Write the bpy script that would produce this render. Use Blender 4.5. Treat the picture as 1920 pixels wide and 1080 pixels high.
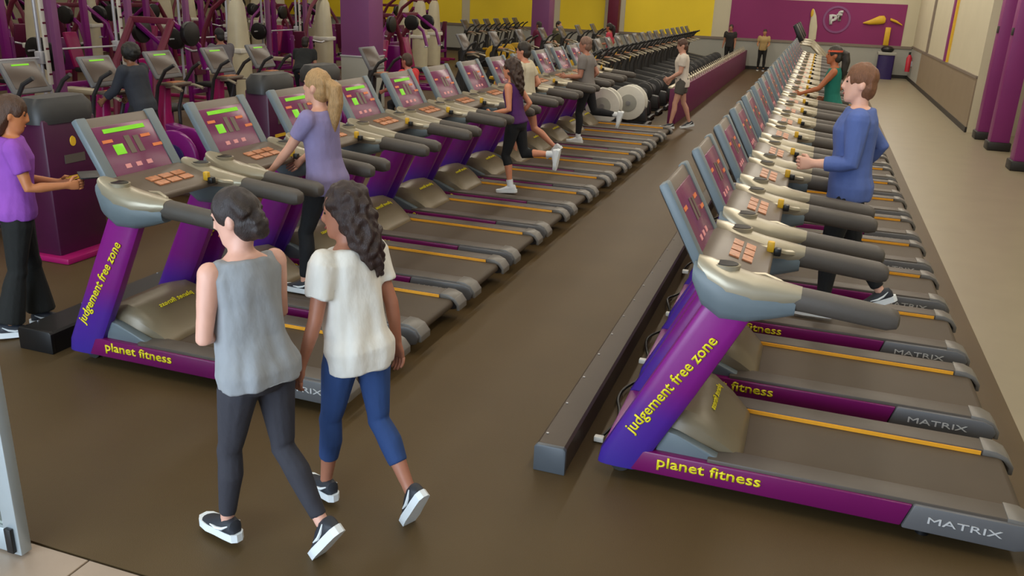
import bpy, bmesh, math, random
from mathutils import Vector, Matrix, noise
random.seed(7)
PI = math.pi
for o in list(bpy.data.objects): bpy.data.objects.remove(o)
SC = bpy.context.scene
COL = SC.collection

# ------------------------------------------------------------------ camera
FPX, YAW, PITCH, ROLL, CAMH = 1593.4, math.radians(18.58), math.radians(19.12), math.radians(2.311), 2.6
_cy, _sy, _cp, _sp = math.cos(YAW), math.sin(YAW), math.cos(PITCH), math.sin(PITCH)
_F = Vector((-_sy*_cp, _cy*_cp, -_sp)); _R = Vector((_cy, _sy, 0)); _U = _R.cross(_F)
_R2 = math.cos(ROLL)*_R + math.sin(ROLL)*_U; _U2 = -math.sin(ROLL)*_R + math.cos(ROLL)*_U
cd = bpy.data.cameras.new('camera'); cam = bpy.data.objects.new('camera', cd); COL.objects.link(cam)
cam.matrix_world = Matrix(((_R2.x, _U2.x, -_F.x, 0), (_R2.y, _U2.y, -_F.y, 0), (_R2.z, _U2.z, -_F.z, CAMH), (0, 0, 0, 1)))
cd.sensor_width = 36; cd.lens = FPX/1920*36; cd.clip_start = .05; cd.clip_end = 200
SC.camera = cam

# ------------------------------------------------------------------ light
SC.view_settings.view_transform = 'Standard'; SC.view_settings.look = 'None'
SC.view_settings.gamma = 1; SC.view_settings.use_curve_mapping = False
SC.view_settings.exposure = 0.0
w = bpy.data.worlds.new('world'); SC.world = w; w.use_nodes = True
w.node_tree.nodes['Background'].inputs[0].default_value = (.62, .74, 1, 1)
w.node_tree.nodes['Background'].inputs[1].default_value = .6

CEIL = 4.6
def area(name, loc, rot, sx, sy, power, col):
    l = bpy.data.lights.new(name, 'AREA'); l.shape = 'RECTANGLE'; l.size = sx; l.size_y = sy
    l.energy = power; l.color = col
    o = bpy.data.objects.new(name, l); COL.objects.link(o); o.location = loc; o.rotation_euler = rot
    return o
WARM = (1, .915, .77)
for x in (-21, -16.5, -12, -7.5, -3.6, .2, 2.4):
    area('ceiling_strip_lamp', (x, 19.5, CEIL-.06), (0, 0, 0), .35, 35, 430 if x > -9 else 270, WARM)
area('shopfront_daylight', (-4.4, -3.05, 2.0), (math.radians(90), 0, math.radians(-8)), 7, 3.2, 660, (.72, .86, 1))

# ------------------------------------------------------------------ materials
def lin(c):
    return tuple((v/255/12.92 if v/255 <= .04045 else ((v/255+.055)/1.055)**2.4) for v in c)
MATS = {}
def mat(name, rgb, rough=.5, metal=0, var=.12, scale=9, bump=0, bscale=60, emit=0, grad=None, stretch=None, spec=None, trans=0):
    if name in MATS: return MATS[name]
    m = bpy.data.materials.new(name); m.use_nodes = True; MATS[name] = m
    nt = m.node_tree; N = nt.nodes; L = nt.links; b = N['Principled BSDF']
    c = lin(rgb)
    tc = N.new('ShaderNodeTexCoord'); vec = tc.outputs['Object']
    if stretch:
        mp = N.new('ShaderNodeMapping'); mp.inputs['Scale'].default_value = stretch
        L.new(vec, mp.inputs[0]); vec = mp.outputs[0]
    nz = N.new('ShaderNodeTexNoise'); nz.inputs['Scale'].default_value = scale; nz.inputs['Detail'].default_value = 4
    L.new(vec, nz.inputs['Vector'])
    mr = N.new('ShaderNodeMapRange'); mr.inputs[1].default_value = .25; mr.inputs[2].default_value = .75
    mr.inputs[3].default_value = 1-var; mr.inputs[4].default_value = 1+var
    L.new(nz.outputs[0], mr.inputs[0])
    mx = N.new('ShaderNodeMix'); mx.data_type = 'RGBA'; mx.blend_type = 'MULTIPLY'; mx.inputs[0].default_value = 1
    mx.inputs[6].default_value = (*c, 1); L.new(mr.outputs[0], mx.inputs[7])
    if grad:   # printed colour gradient along local z: list of (z, rgb)
        sp = N.new('ShaderNodeSeparateXYZ'); L.new(tc.outputs['Object'], sp.inputs[0])
        g = N.new('ShaderNodeMapRange'); g.inputs[1].default_value = grad[0][0]; g.inputs[2].default_value = grad[-1][0]
        L.new(sp.outputs[2], g.inputs[0]); rp = N.new('ShaderNodeValToRGB'); L.new(g.outputs[0], rp.inputs[0])
        z0, z1 = grad[0][0], grad[-1][0]
        while len(rp.color_ramp.elements) < len(grad): rp.color_ramp.elements.new(.5)
        for e, (z, cc) in zip(rp.color_ramp.elements, grad): e.position = (z-z0)/(z1-z0); e.color = (*lin(cc), 1)
        L.new(rp.outputs[0], mx.inputs[6])
    L.new(mx.outputs[2], b.inputs['Base Color'])
    b.inputs['Roughness'].default_value = rough; b.inputs['Metallic'].default_value = metal
    if spec is not None: b.inputs['Specular IOR Level'].default_value = spec
    if trans: b.inputs['Transmission Weight'].default_value = trans
    if bump:
        n2 = N.new('ShaderNodeTexNoise'); n2.inputs['Scale'].default_value = bscale; n2.inputs['Detail'].default_value = 3
        L.new(vec, n2.inputs['Vector']); bp = N.new('ShaderNodeBump'); bp.inputs['Strength'].default_value = bump
        bp.inputs['Distance'].default_value = .01
        L.new(n2.outputs[0], bp.inputs['Height']); L.new(bp.outputs[0], b.inputs['Normal'])
    if emit:
        b.inputs['Emission Color'].default_value = (*c, 1); b.inputs['Emission Strength'].default_value = emit
    return m
M = {}
def dm(key, *a, **k): M[key] = mat(key, *a, **k)
dm('rubber_floor', (84, 68, 44), .45, var=.10, scale=1.1, bump=.15, bscale=180, spec=.2)
dm('vinyl_floor', (140, 130, 108), .38, var=.05, scale=2.2, bump=.04, bscale=90)
dm('entrance_tile', (158, 140, 122), .4, var=.08, scale=3, bump=.05, bscale=40)
dm('grout', (96, 84, 72), .9, var=.1, scale=20)
dm('wall_cream', (200, 192, 166), .75, var=.03, scale=1.5, bump=.05)
dm('wall_purple', (134, 34, 98), .6, var=.05, scale=.8, bump=.04)
dm('wall_yellow', (244, 214, 44), .6, var=.04, scale=.8, bump=.04)
dm('wainscot', (164, 164, 156), .6, var=.04, scale=1.5)
dm('wainscot_brown', (142, 126, 104), .55, var=.05, scale=1.5)
dm('cap_rail', (128, 116, 104), .5, var=.05)
dm('baseboard_black', (34, 30, 28), .5)
dm('ceiling_white', (224, 216, 200), .8, var=.03)
dm('column_purple', (132, 42, 112), .45, var=.05, scale=1.2)
dm('column_violet', (132, 74, 124), .45, var=.05, scale=1.2)
dm('half_wall_shaded_purple', (104, 26, 74), .5, var=.05)  # purple darkened in the colour itself, for shade on the wall's low-lit side
dm('maroon_panel', (104, 24, 50), .5, var=.06)
# machines
dm('purple_gloss', (120, 20, 112), .3, var=.06, scale=4)
dm('upright_print', (120, 20, 120), .28, var=.06, scale=3, grad=[(.08, (58, 42, 140)), (.42, (78, 36, 140)), (.62, (120, 26, 122)), (1.15, (138, 30, 128))])
dm('side_print', (112, 16, 88), .35, var=.06, scale=3)
dm('grey_plastic', (96, 96, 98), .45, var=.05, scale=6, bump=.06, bscale=300)
dm('blue_grey_plastic', (104, 116, 122), .45, var=.04, scale=6)
dm('silver_plastic', (162, 153, 132), .28, .25, var=.04, scale=6)
dm('cream_plastic', (204, 196, 168), .35, var=.05, scale=5)
dm('dark_plastic', (44, 44, 44), .45, var=.1, scale=8)
dm('black_plastic', (20, 20, 21), .4, var=.1, scale=8)
dm('taupe_plastic', (104, 92, 80), .4, var=.06, scale=6)
dm('foam_grip', (78, 72, 66), .55, var=.06, scale=10, bump=.1, bscale=300)
dm('belt_rubber', (72, 60, 46), .6, var=.08, scale=3, bump=.1, bscale=400)
dm('rail_grey', (84, 76, 68), .5, var=.06, scale=6)
dm('cap_grey', (108, 104, 98), .4, var=.05)
dm('stripe_yellow', (238, 166, 40), .45, var=.06, scale=12)
dm('letter_yellow', (232, 218, 30), .5, var=.04)
dm('letter_white', (200, 200, 200), .5, var=.04)
dm('screen_mauve', (114, 46, 86), .25, var=.1, scale=5)
dm('screen_grey', (84, 72, 64), .3, var=.1, scale=5)
dm('led_green', (110, 190, 20), .4, emit=.45)
dm('led_orange', (206, 112, 60), .4, emit=.15)
dm('led_pink', (206, 138, 138), .4, emit=.15)
dm('button_peach', (184, 122, 84), .4, var=.3, scale=40)
dm('magenta', (156, 20, 92), .35, var=.06)
dm('steel', (170, 170, 176), .3, .8, var=.06)
dm('steel_light', (204, 206, 214), .35, .35, var=.05)
dm('channel_brown', (72, 60, 48), .45, var=.06, scale=4)
dm('channel_end', (84, 90, 96), .4, var=.05)
dm('aluminium', (176, 186, 190), .35, .4, var=.04, scale=6)
dm('indigo', (48, 34, 92), .35, var=.08)
dm('pad_black', (30, 32, 32), .5, var=.12, bump=.1)
dm('pad_maroon', (92, 18, 56), .45, var=.1, bump=.1)
dm('hood_taupe', (120, 108, 86), .35, .1, var=.05, scale=5)
dm('plum_panel', (66, 14, 50), .4, var=.08)
dm('pad_yellow', (216, 172, 40), .45, var=.08)
dm('extinguisher_red', (186, 40, 60), .35)
dm('white_plain', (226, 224, 214), .4, var=.04)
gl = mat('door_glass', (215, 235, 235), .05, var=.01, trans=.92)
M['glass'] = gl

# ------------------------------------------------------------------ mesh helpers
class MB:
    def __init__(s): s.v = []; s.f = []
    def add(s, vs, fs):
        n = len(s.v); s.v += [Vector(p) for p in vs]; s.f += [tuple(i+n for i in f) for f in fs]; return s
    def box(s, x0, x1, y0, y1, z0, z1):
        return s.add([(x, y, z) for x in (x0, x1) for y in (y0, y1) for z in (z0, z1)],
                     [(0, 1, 3, 2), (4, 6, 7, 5), (0, 4, 5, 1), (2, 3, 7, 6), (0, 2, 6, 4), (1, 5, 7, 3)])
    def prism(s, prof, y0, y1):      # profile in x,z extruded along y
        n = len(prof); vs = [(x, y0, z) for x, z in prof] + [(x, y1, z) for x, z in prof]
        fs = [tuple(range(n)), tuple(range(2*n-1, n-1, -1))] + [(i, i+n, (i+1) % n+n, (i+1) % n) for i in range(n)]
        return s.add(vs, fs)
    def prismz(s, prof, z0, z1):     # profile in x,y extruded along z
        n = len(prof); vs = [(x, y, z0) for x, y in prof] + [(x, y, z1) for x, y in prof]
        fs = [tuple(range(n-1, -1, -1)), tuple(range(n, 2*n))] + [(i, (i+1) % n, (i+1) % n+n, i+n) for i in range(n)]
        return s.add(vs, fs)
    def rings(s, rings, cap=True):
        n = len(rings[0]); base = []
        for r in rings: base += list(r)
        fs = []
        for k in range(len(rings)-1):
            for i in range(n):
                j = (i+1) % n
                fs.append((k*n+i, k*n+j, (k+1)*n+j, (k+1)*n+i))
        if cap: fs += [tuple(range(n-1, -1, -1)), tuple(range((len(rings)-1)*n, len(rings)*n))]
        return s.add(base, fs)
    def loft(s, st, n=12, p=2.0):    # stations (center, U vec, V vec): half axes
        rs = []
        for c, u, v in st:
            c, u, v = Vector(c), Vector(u), Vector(v); r = []
            for i in range(n):
                a = 2*PI*i/n; ca, sa = math.cos(a), math.sin(a)
                e = 2/p
                r.append(c + u*math.copysign(abs(ca)**e, ca) + v*math.copysign(abs(sa)**e, sa))
            rs.append(r)
        return s.rings(rs)
    def tube(s, pts, rad, n=8, flat=1):
        pts = [Vector(p) for p in pts]; st = []
        prev = None
        for i, p in enumerate(pts):
            d = (pts[min(i+1, len(pts)-1)] - pts[max(i-1, 0)]).normalized()
            ref = Vector((0, 0, 1)) if abs(d.z) < .9 else Vector((1, 0, 0))
            u = d.cross(ref).normalized() if prev is None else (prev - d*prev.dot(d)).normalized()
            prev = u; v = d.cross(u)
            r = rad[i] if isinstance(rad, (list, tuple)) else rad
            st.append((p, u*r, v*r*flat))
        return s.loft(st, n)
    def cyl(s, a, b, r, n=14): return s.tube([a, b], r, n)
    def ball(s, c, rx, ry, rz, n=12, m=8, R=None):
        c = Vector(c); st = []
        R = R or Matrix.Identity(3)
        for k in range(m+1):
            a = -PI/2 + PI*k/m; cc = max(math.cos(a), .02)
            st.append((c + R@Vector((0, 0, rz*math.sin(a))), R@Vector((rx*cc, 0, 0)), R@Vector((0, ry*cc, 0))))
        return s.loft(st, n)
    def xf(s, m):
        s.v = [m@p for p in s.v]; return s
    def mesh(s, name, bevel=0, seg=2, smooth=True):
        me = bpy.data.meshes.new(name); me.from_pydata([tuple(p) for p in s.v], [], s.f); me.update()
        bm = bmesh.new(); bm.from_mesh(me)
        bmesh.ops.recalc_face_normals(bm, faces=bm.faces)
        if bevel:
            es = [e for e in bm.edges if len(e.link_faces) == 2 and e.calc_face_angle(0) > .5]
            bmesh.ops.bevel(bm, geom=es, offset=bevel, segments=seg, profile=.5, affect='EDGES', clamp_overlap=True)
        bm.to_mesh(me); bm.free()
        if smooth:
            for p in me.polygons: p.use_smooth = True
            try: me.set_sharp_from_angle(angle=math.radians(40))
            except Exception: pass
        return me
    def build(s, name, material, parent=None, bevel=0, seg=2, smooth=True):
        me = s.mesh(name, bevel, seg, smooth); me.materials.append(M[material] if isinstance(material, str) else material)
        o = bpy.data.objects.new(name, me); COL.objects.link(o)
        if parent: o.parent = parent
        return o
def tag(o, label, cat, group=None):
    o['label'] = label; o['category'] = cat
    if group: o['group'] = group
    return o
def struct(o): o['kind'] = 'structure'; return o
def empty(name, loc=(0, 0, 0), rz=0):
    o = bpy.data.objects.new(name, None); COL.objects.link(o); o.location = loc; o.rotation_euler = (0, 0, rz)
    o.empty_display_size = .1; return o
def copy_tree(o, parent=None):
    c = o.copy(); COL.objects.link(c); c.parent = parent
    for ch in list(o.children): copy_tree(ch, c)
    return c
def place(root, loc, rz=0, label=None, group=None, first=[]):
    r = root if root not in first else copy_tree(root)
    if r is root: first.append(root)
    r.location = loc; r.rotation_euler = (0, 0, rz)
    if label: r['label'] = label
    if group: r['group'] = group
    return r
def box(name, m, x0, x1, y0, y1, z0, z1, parent=None, bevel=0):
    return MB().box(x0, x1, y0, y1, z0, z1).build(name, m, parent, bevel)
def text_mesh(s, length, height=None, bold=.012, depth=.004):
    cu = bpy.data.curves.new('lettering', 'FONT'); cu.body = s; cu.size = 1; cu.extrude = 0; cu.offset = bold; cu.resolution_u = 2
    to = bpy.data.objects.new('lettering', cu); COL.objects.link(to)
    dg = bpy.context.evaluated_depsgraph_get(); dg.update()
    me = bpy.data.meshes.new_from_object(to.evaluated_get(dg)); bpy.data.objects.remove(to); bpy.data.curves.remove(cu)
    xs = [v.co.x for v in me.vertices]; ys = [v.co.y for v in me.vertices]
    sx = length/(max(xs)-min(xs)); sy = sx if height is None else height/(max(ys)-min(ys))
    x0, y0 = min(xs), min(ys)
    for v in me.vertices: v.co = Vector(((v.co.x-x0)*sx, (v.co.y-y0)*sy, 0))
    bm = bmesh.new(); bm.from_mesh(me)
    r = bmesh.ops.extrude_face_region(bm, geom=bm.faces[:])
    bmesh.ops.translate(bm, verts=[g for g in r['geom'] if isinstance(g, bmesh.types.BMVert)], vec=(0, 0, depth))
    bmesh.ops.recalc_face_normals(bm, faces=bm.faces)
    bm.to_mesh(me); bm.free(); return me
def lettering(s, m, origin, xdir, ydir, length, height, parent, bold=.012, depth=.004):
    me = text_mesh(s, length, height, bold, depth); me.materials.append(M[m])
    o = bpy.data.objects.new('lettering', me); COL.objects.link(o)
    X = Vector(xdir).normalized(); Y = Vector(ydir).normalized(); Z = X.cross(Y)
    mt = Matrix((X, Y, Z)).transposed().to_4x4(); mt.translation = Vector(origin)
    me.transform(mt)
    if parent: o.parent = parent
    return o

# ------------------------------------------------------------------ setting
XL, XR, YB, YF = -27, 3.42, 37.65, -3.2
struct(box('floor_rubber', 'rubber_floor', XL, 1.6, 2.56, YB, -.1, 0))
struct(box('floor_vinyl', 'vinyl_floor', 1.6, XR+2.1, 2.56, YB, -.1, 0))
fe = struct(box('floor_entrance', 'grout', XL, XR+2.1, YF, 2.56, -.1, -.012))
TS = .62
tile_me = MB().box(0, TS-.008, 0, TS-.008, -.014, 0).mesh('tile', .003, 1); tile_me.materials.append(M['entrance_tile'])
for i in range(11):
    for j in range(4):
        t = bpy.data.objects.new('tile', tile_me); COL.objects.link(t); t.parent = fe
        t.location = (-6.0+i*TS+.18*(j % 2), 2.555-(j+1)*TS, 0)
struct(box('ceiling', 'ceiling_white', XL, XR+2.1, YF, YB, CEIL, CEIL+.1))
# back wall with its painted panels
wb = struct(box('wall_back', 'wall_cream', XL, XR+.2, YB, YB+.2, 0, CEIL))
box('purple_panel', 'wall_purple', -3.66, 2.98, YB-.025, YB, 1.2, 2.76, wb)
for a, b in ((-8.05, -4.35), (-10.95, -8.95), (-15.2, -11.5), (-20.2, -15.6), (-26.9, -20.7)):
    box('yellow_panel', 'wall_yellow', a, b, YB-.02, YB, 1.2, 3.6, wb)
box('wainscot_panel', 'wainscot', XL, XR, YB-.05, YB, .12, 1.14, wb)
struct(box('trim_1', 'cap_rail', XL, XR, YB-.09, YB, 1.12, 1.22))
struct(box('baseboard_back', 'baseboard_black', XL, XR, YB-.07, YB, 0, .13))
wr = struct(box('wall_right', 'wall_cream', XR, XR+.2, 21.8, YB, 0, CEIL))
struct(box('wall_return', 'wall_cream', XR+.2, XR+1.9, 21.8, 22.0, 0, CEIL))
wr2 = struct(box('wall_right_recess', 'wall_cream', XR+1.9, XR+2.1, YF, 22.0, 0, CEIL))
box('wainscot_panel', 'wainscot', XR+1.87, XR+1.9, YF, 21.8, .12, 1.2, wr2)
box('wainscot_panel', 'wainscot_brown', XR-.03, XR, 21.8, 33.8, .12, 1.2, wr)
box('wainscot_panel', 'wainscot', XR-.03, XR, 33.8, YB-.05, .12, 1.14, wr)
struct(box('trim_2', 'cap_rail', XR-.045, XR, 21.8, YB-.09, 1.19, 1.25))
struct(box('baseboard_right', 'baseboard_black', XR-.045, XR, 21.8, YB-.07, 0, .12))
for y, m_, h in ((32.2, 'cap_rail', .22), (27.4, 'column_purple', .3), (27.0, 'pad_yellow', .12)):
    struct(box('trim_3', m_, XR-.06, XR, y, y+h, 1.25, CEIL))
wl = struct(box('wall_left', 'wall_cream', XL-.2, XL, YF, YB, 0, CEIL))
# shopfront behind the camera: posts with open glazing
wf = struct(box('wall_front', 'wall_cream', XL, XR+2.1, YF-.2, YF, 3.7, CEIL))
for x in (-26.6, -14, -8, -3.2, 1.6, 3.2):
    box('mullion', 'aluminium', x-.06, x+.06, YF-.15, YF, 0, 3.7, wf)
box('solid_panel', 'wall_cream', XL, -8, YF-.15, YF-.02, 0, 3.7, wf)

def column(loc, sx, sy, m_up, m_low, zsplit, label, cat='column'):
    c = empty('square_column', loc)
    if m_low:
        box('lower_cladding', m_low, -sx/2-.01, sx/2+.01, -sy/2-.01, sy/2+.01, 0, zsplit, c, .008)
        box('edge_trim', 'steel_light', -sx/2-.025, sx/2+.025, -sy/2-.025, sy/2+.025, zsplit, zsplit+.035, c, .005)
    box('upper_shaft', m_up, -sx/2, sx/2, -sy/2, sy/2, zsplit+.03 if m_low else .16, CEIL, c, .008)
    if not m_low: box('shoe', 'baseboard_black', -sx/2-.04, sx/2+.04, -sy/2-.04, sy/2+.04, 0, .17, c, .02)
    return tag(c, label, cat)
column((-9.66, 17.55, 0), .70, .66, 'column_violet', 'wainscot', 1.13, 'square violet column with pale grey lower cladding among the machines')
column((-9.75, 31.3, 0), .66, .66, 'column_violet', 'wainscot', 1.13, 'square violet column standing before the yellow wall')
column((-8.45, 37.25, 0), .45, .4, 'maroon_panel', 'wainscot', 1.13, 'narrow dark maroon column against the yellow wall')
for y, lb in ((20.9, 'purple square post with black foot, farthest of the posts by the right wall'),
              (19.35, 'purple square post with black foot, middle one of the posts by the right wall'),
              (17.0, 'purple square post with black foot, by the wall next to the vinyl walkway entrance')):
    p = column((3.64, y, 0), .34, .34, 'column_purple', None, 0, lb, 'post')
    box('sensor_box', 'baseboard_black', -.19, -.15, -.12, .05, 2.2, 2.34, p, .01)

# raised cable channels in front of the two treadmill rows
def channel(x0, x1, y0, y1, label, mt, me_):
    c = empty('cable_channel', ((x0+x1)/2, y0, 0)); hw = (x1-x0)/2
    MB().prism([(-hw, 0), (-hw, .15), (-hw+.015, .165), (hw-.015, .165), (hw, .15), (hw, 0)], .0, y1-y0).build('cover', mt, c)
    MB().prism([(-hw-.004, 0), (-hw-.004, .152), (-hw+.012, .17), (hw-.012, .17), (hw+.004, .152), (hw+.004, 0)], -.012, .02).build('end_cap', me_, c, .004)
    sm = MB().cyl((0, 0, 0), (0, 0, .005), .008, 8).mesh('screw'); sm.materials.append(M['steel'])
    for k in range(22):
        s = bpy.data.objects.new('screw', sm); COL.objects.link(s); s.parent = c; s.location = (-hw+.03, .14+k*.42, .165)
    return tag(c, label, 'cable channel', 'cable channels before the treadmills')
channel(-1.215, -1.035, 4.15, 35.5, 'long brown floor channel with grey end cap before the lettered treadmills', 'channel_brown', 'channel_end')
channel(-5.22, -4.92, 4.28, 17.2, 'black floor channel ending beside the woman in the purple polo', 'black_plastic', 'black_plastic')
# loose power cables behind the right-hand channel
for k in range(9):
    y = 4.6+k*1.175; pts = []
    for i in range(14):
        t = i/13
        pts.append((-.94+.05*math.sin(t*7+k)+.05*t, y+t*1.0, .02+.05*abs(math.sin(t*5+k*1.7))*(1-t)))
    c = MB().tube(pts, .011, 6).build('power_cable', 'black_plastic')
    tag(c, 'black power cable in the gap between the brown channel and its %s treadmill' % ['first', 'second', 'third', 'fourth', 'fifth', 'sixth', 'seventh', 'eighth', 'ninth'][k], 'cable', 'cables behind the brown channel')
    MB().box(-.03, .03, -.02, .02, 0, .035).xf(Matrix.Translation(Vector(pts[0])+Vector((0, 0, -.012)))).build('plug', 'white_plain', c, .006)

# glazed entrance door leaf at the tiled edge
d = empty('glass_door', (-3.24, 2.47, 0))
box('stile', 'aluminium', -.045, .045, -.03, .03, .012, 2.3, d, .006)
box('stile', 'aluminium', -1.0, -.91, -.03, .03, .012, 2.3, d, .006)
box('bottom_rail', 'aluminium', -.91, -.045, -.025, .025, .012, .14, d, .004)
box('top_rail', 'aluminium', -.91, -.045, -.025, .025, 2.2, 2.3, d, .004)
box('pane', 'glass', -.91, -.045, -.006, .006, .14, 2.2, d)
box('floor_bolt', 'black_plastic', -.02, .02, -.05, -.03, .03, .16, d, .004)
tag(d, 'aluminium framed glass door leaf standing at the edge of the beige tiles', 'door')

# ------------------------------------------------------------------ treadmill
PW = Vector((.37, 0, .58)).normalized()
def make_treadmill():
    t = empty('treadmill')
    for s in (-1, 1):
        y0, y1 = (s*.40, s*.455) if s > 0 else (s*.455, s*.40)
        sr = MB().prism([(.2, .085), (.2, .215), (1.66, .215), (1.62, .085)], y0, y1).build('side_panel', 'side_print', t, .008)
        MB().prism([(1.625, .075), (1.665, .222), (2.16, .222), (2.22, .20), (2.245, .15), (2.22, .09), (2.15, .07)], y0-.004, y1+.004).build('rear_side_cover', 'grey_plastic', t, .012)
        ya, yb = (.292, .44) if s > 0 else (-.44, -.292)
        MB().prism([(.62, .2), (.62, .238), (2.1, .238), (2.1, .2)], ya, yb).build('foot_rail', 'rail_grey', t, .008)
        MB().prism([(2.09, .2), (2.09, .243), (2.16, .24), (2.22, .215), (2.262, .16), (2.262, .11), (2.235, .11), (2.235, .15), (2.2, .19), (2.15, .2)], ya-.004, yb+.012).build('rear_cap', 'cap_grey', t, .006)
        yi = .284 if s > 0 else -.292
        box('rail_stripe', 'stripe_yellow', .66, 2.08, yi, yi+.008, .206, .229, t)
        # upright, slanting back towards the runner
        MB().loft([((.14, s*.405, .085), (.13, 0, 0), (0, .052, 0)), ((.16, s*.405, .16), (.135, 0, -.01), (0, .055, 0)),
                   ((.39, s*.405, .62), (.128, 0, -.03), (0, .055, 0)), ((.64, s*.405, 1.13), (.122, 0, -.03), (0, .052, 0))], 16, 3.2).build('upright', 'upright_print', t)
        # pods, arms
        P0 = [(.43, 1.30, .05, .05), (.49, 1.245, .115, .085), (.59, 1.20, .135, .1), (.72, 1.185, .115, .1), (.86, 1.19, .08, .08), (.95, 1.195, .055, .058)]
        MB().loft([((x, s*.40, z-.018), (0, hw, 0), (0, 0, hh)) for x, z, hh, hw in P0], 14, 2.6).build('pod_shell', 'blue_grey_plastic', t)
        pt = MB().loft([((x+.02, s*.40, z+.034), (0, hw*.97, 0), (0, 0, hh*.72)) for x, z, hh, hw in P0], 14, 2.6).build('pod_cover', 'silver_plastic', t)
        cz = 1.335
        MB().loft([((.585, s*.40, cz-.03), (.072, 0, 0), (0, .058, 0)), ((.588, s*.40, cz+.008), (.075, 0, 0), (0, .062, 0))], 18).build('cup_rim', 'silver_plastic', pt)
        MB().loft([((.588, s*.40, cz-.02), (.058, 0, 0), (0, .046, 0)), ((.59, s*.40, cz+.012), (.06, 0, 0), (0, .048, 0))], 18).build('cup_well', 'black_plastic', pt)
        MB().loft([((.88, s*.40, 1.212), (0, .055, 0), (0, 0, .062)), ((1.0, s*.40, 1.205), (0, .06, 0), (0, 0, .06)), ((1.38, s*.40, 1.172), (0, .06, 0), (0, 0, .058)),
                   ((1.425, s*.40, 1.168), (0, .045, 0), (0, 0, .042)), ((1.435, s*.40, 1.167), (0, .025, 0), (0, 0, .025))], 14, 2.6).build('handrail', 'foam_grip', t)
        MB().tube([(.68, s*.30, 1.265), (.78, s*.27, 1.262), (.86, s*.30, 1.245), (.93, s*.37, 1.23)], [.016, .02, .02, .018], 8).build('grip_bar', 'silver_plastic', t)
        wh = MB().cyl((.13, s*.33-.025, .062), (.13, s*.33+.025, .062), .062, 16).build('wheel', 'dark_plastic', t)
        MB().cyl((.13, s*.33-.028, .062), (.13, s*.33+.028, .062), .024, 10).build('hub', 'steel', wh)
        MB().cyl((1.75, s*.33, 0), (1.75, s*.33, .08), .035, 10).build('rear_foot', 'black_plastic', t)
        MB().prism([(.33, .2), (.36, .345), (.44, .33), (.70, .225), (.70, .2)], s*.375-.035, s*.375+.035).build('side_wedge', 'blue_grey_plastic', t, .008)
    box('under_frame', 'black_plastic', .22, 2.1, -.38, .38, .055, .12, t, .01)
    box('front_beam', 'purple_gloss', .03, .24, -.36, .36, .1, .19, t, .02)
    prof = [(.6, .12), (.6, .205)]
    for k in range(7):
        a = PI/2-PI*k/6; prof.append((2.165+.0425*math.cos(a), .1625+.0425*math.sin(a)))
    MB().prism(prof, -.286, .286).build('belt', 'belt_rubber', t)
    H = [(.20, .22, .30), (.24, .345, .33), (.32, .43, .345), (.44, .462, .35), (.56, .435, .345), (.68, .345, .33), (.77, .255, .31), (.80, .212, .30)]
    hood = MB().rings([[Vector((x, -hw, .14)), Vector((x, -hw, .14+(z-.14)*.72)), Vector((x, -hw*.86, .14+(z-.14)*.94)), Vector((x, -hw*.5, z)), Vector((x, hw*.5, z)), Vector((x, hw*.86, .14+(z-.14)*.94)), Vector((x, hw, .14+(z-.14)*.72)), Vector((x, hw, .14))] for x, z, hw in H]).build('motor_hood', 'hood_taupe', t)
    lettering('planet fitness', 'letter_yellow', (.625, .17, .398), (0, -1, 0), (-.12, 0, .09), .34, .05, hood)
    # console: screen slab leaning away from the runner
    a = Vector((.225, 0, -.40)).normalized(); n = Vector((.40, 0, .225)).normalized(); top = Vector((.24, 0, 1.70)); ln = .46
    def slab(name, m_, u0, u1, y0, y1, d0, d1, par, bev=.008):
        p = [top+a*u0+n*d0, top+a*u1+n*d0, top+a*u1+n*d1, top+a*u0+n*d1]
        return MB().prism([(q.x, q.z) for q in p], y0, y1).build(name, m_, par, bev)
    slab('console_back', 'dark_plastic', .0, ln, -.30, .30, -.06, -.01, t, .02)
    fr = slab('console_frame', 'taupe_plastic', -.01, ln+.02, -.335, .335, -.03, .0, t, .02)
    for s in (-1, 1): slab('frame_edge', 'blue_grey_plastic', -.015, ln+.03, s*.315-.045, s*.315+.045, -.04, .014, fr, .014)
    sc = slab('screen', 'screen_mauve', .06, ln-.03, -.268, .268, -.002, .006, t, .004)
    slab('led_strip', 'led_green', .085, .115, -.19, .19, .004, .009, sc, 0)
    slab('led_track', 'led_green', .2, .275, -.17, -.08, .004, .009, sc, .02)
    for y, u in ((-.2, .16), (.15, .16), (.22, .24)): slab('indicator', 'led_orange', u, u+.022, y-.04, y+.05, .004, .009, sc, 0)
    for y, u, hgt in ((-.02, .15, .13), (.06, .16, .12), (-.13, .345, .03), (-.03, .345, .03), (.07, .345, .03)):
        slab('key_block', 'led_pink' if hgt < .1 else 'taupe_plastic', u, u+hgt, y-.022, y+.028, .004, .009, sc, 0)
    dash = MB().prism([(.42, 1.26), (.44, 1.345), (.52, 1.335), (.80, 1.258), (.80, 1.215), (.52, 1.20)], -.33, .33).build('dash', 'taupe_plastic', t, .014)
    k = Vector((.28, 0, -.077)).normalized()
    for i in range(3):
        for j in range(2):
            q = Vector((.58+.07*j, 0, 1.3195-.0193*j)); p = [q, q+k*.055, q+k*.055+Vector((0, 0, .008)), q+Vector((0, 0, .008))]
            MB().prism([(v.x, v.z+.001) for v in p], -.16+.12*i, -.06+.12*i).build('button_panel', 'button_peach', dash)
    box('safety_tag', 'pad_yellow', .76, .80, .20, .235, 1.262, 1.325, t, .008)
    box('safety_clip', 'black_plastic', .80, .84, .195, .24, 1.245, 1.29, t, .008)
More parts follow.
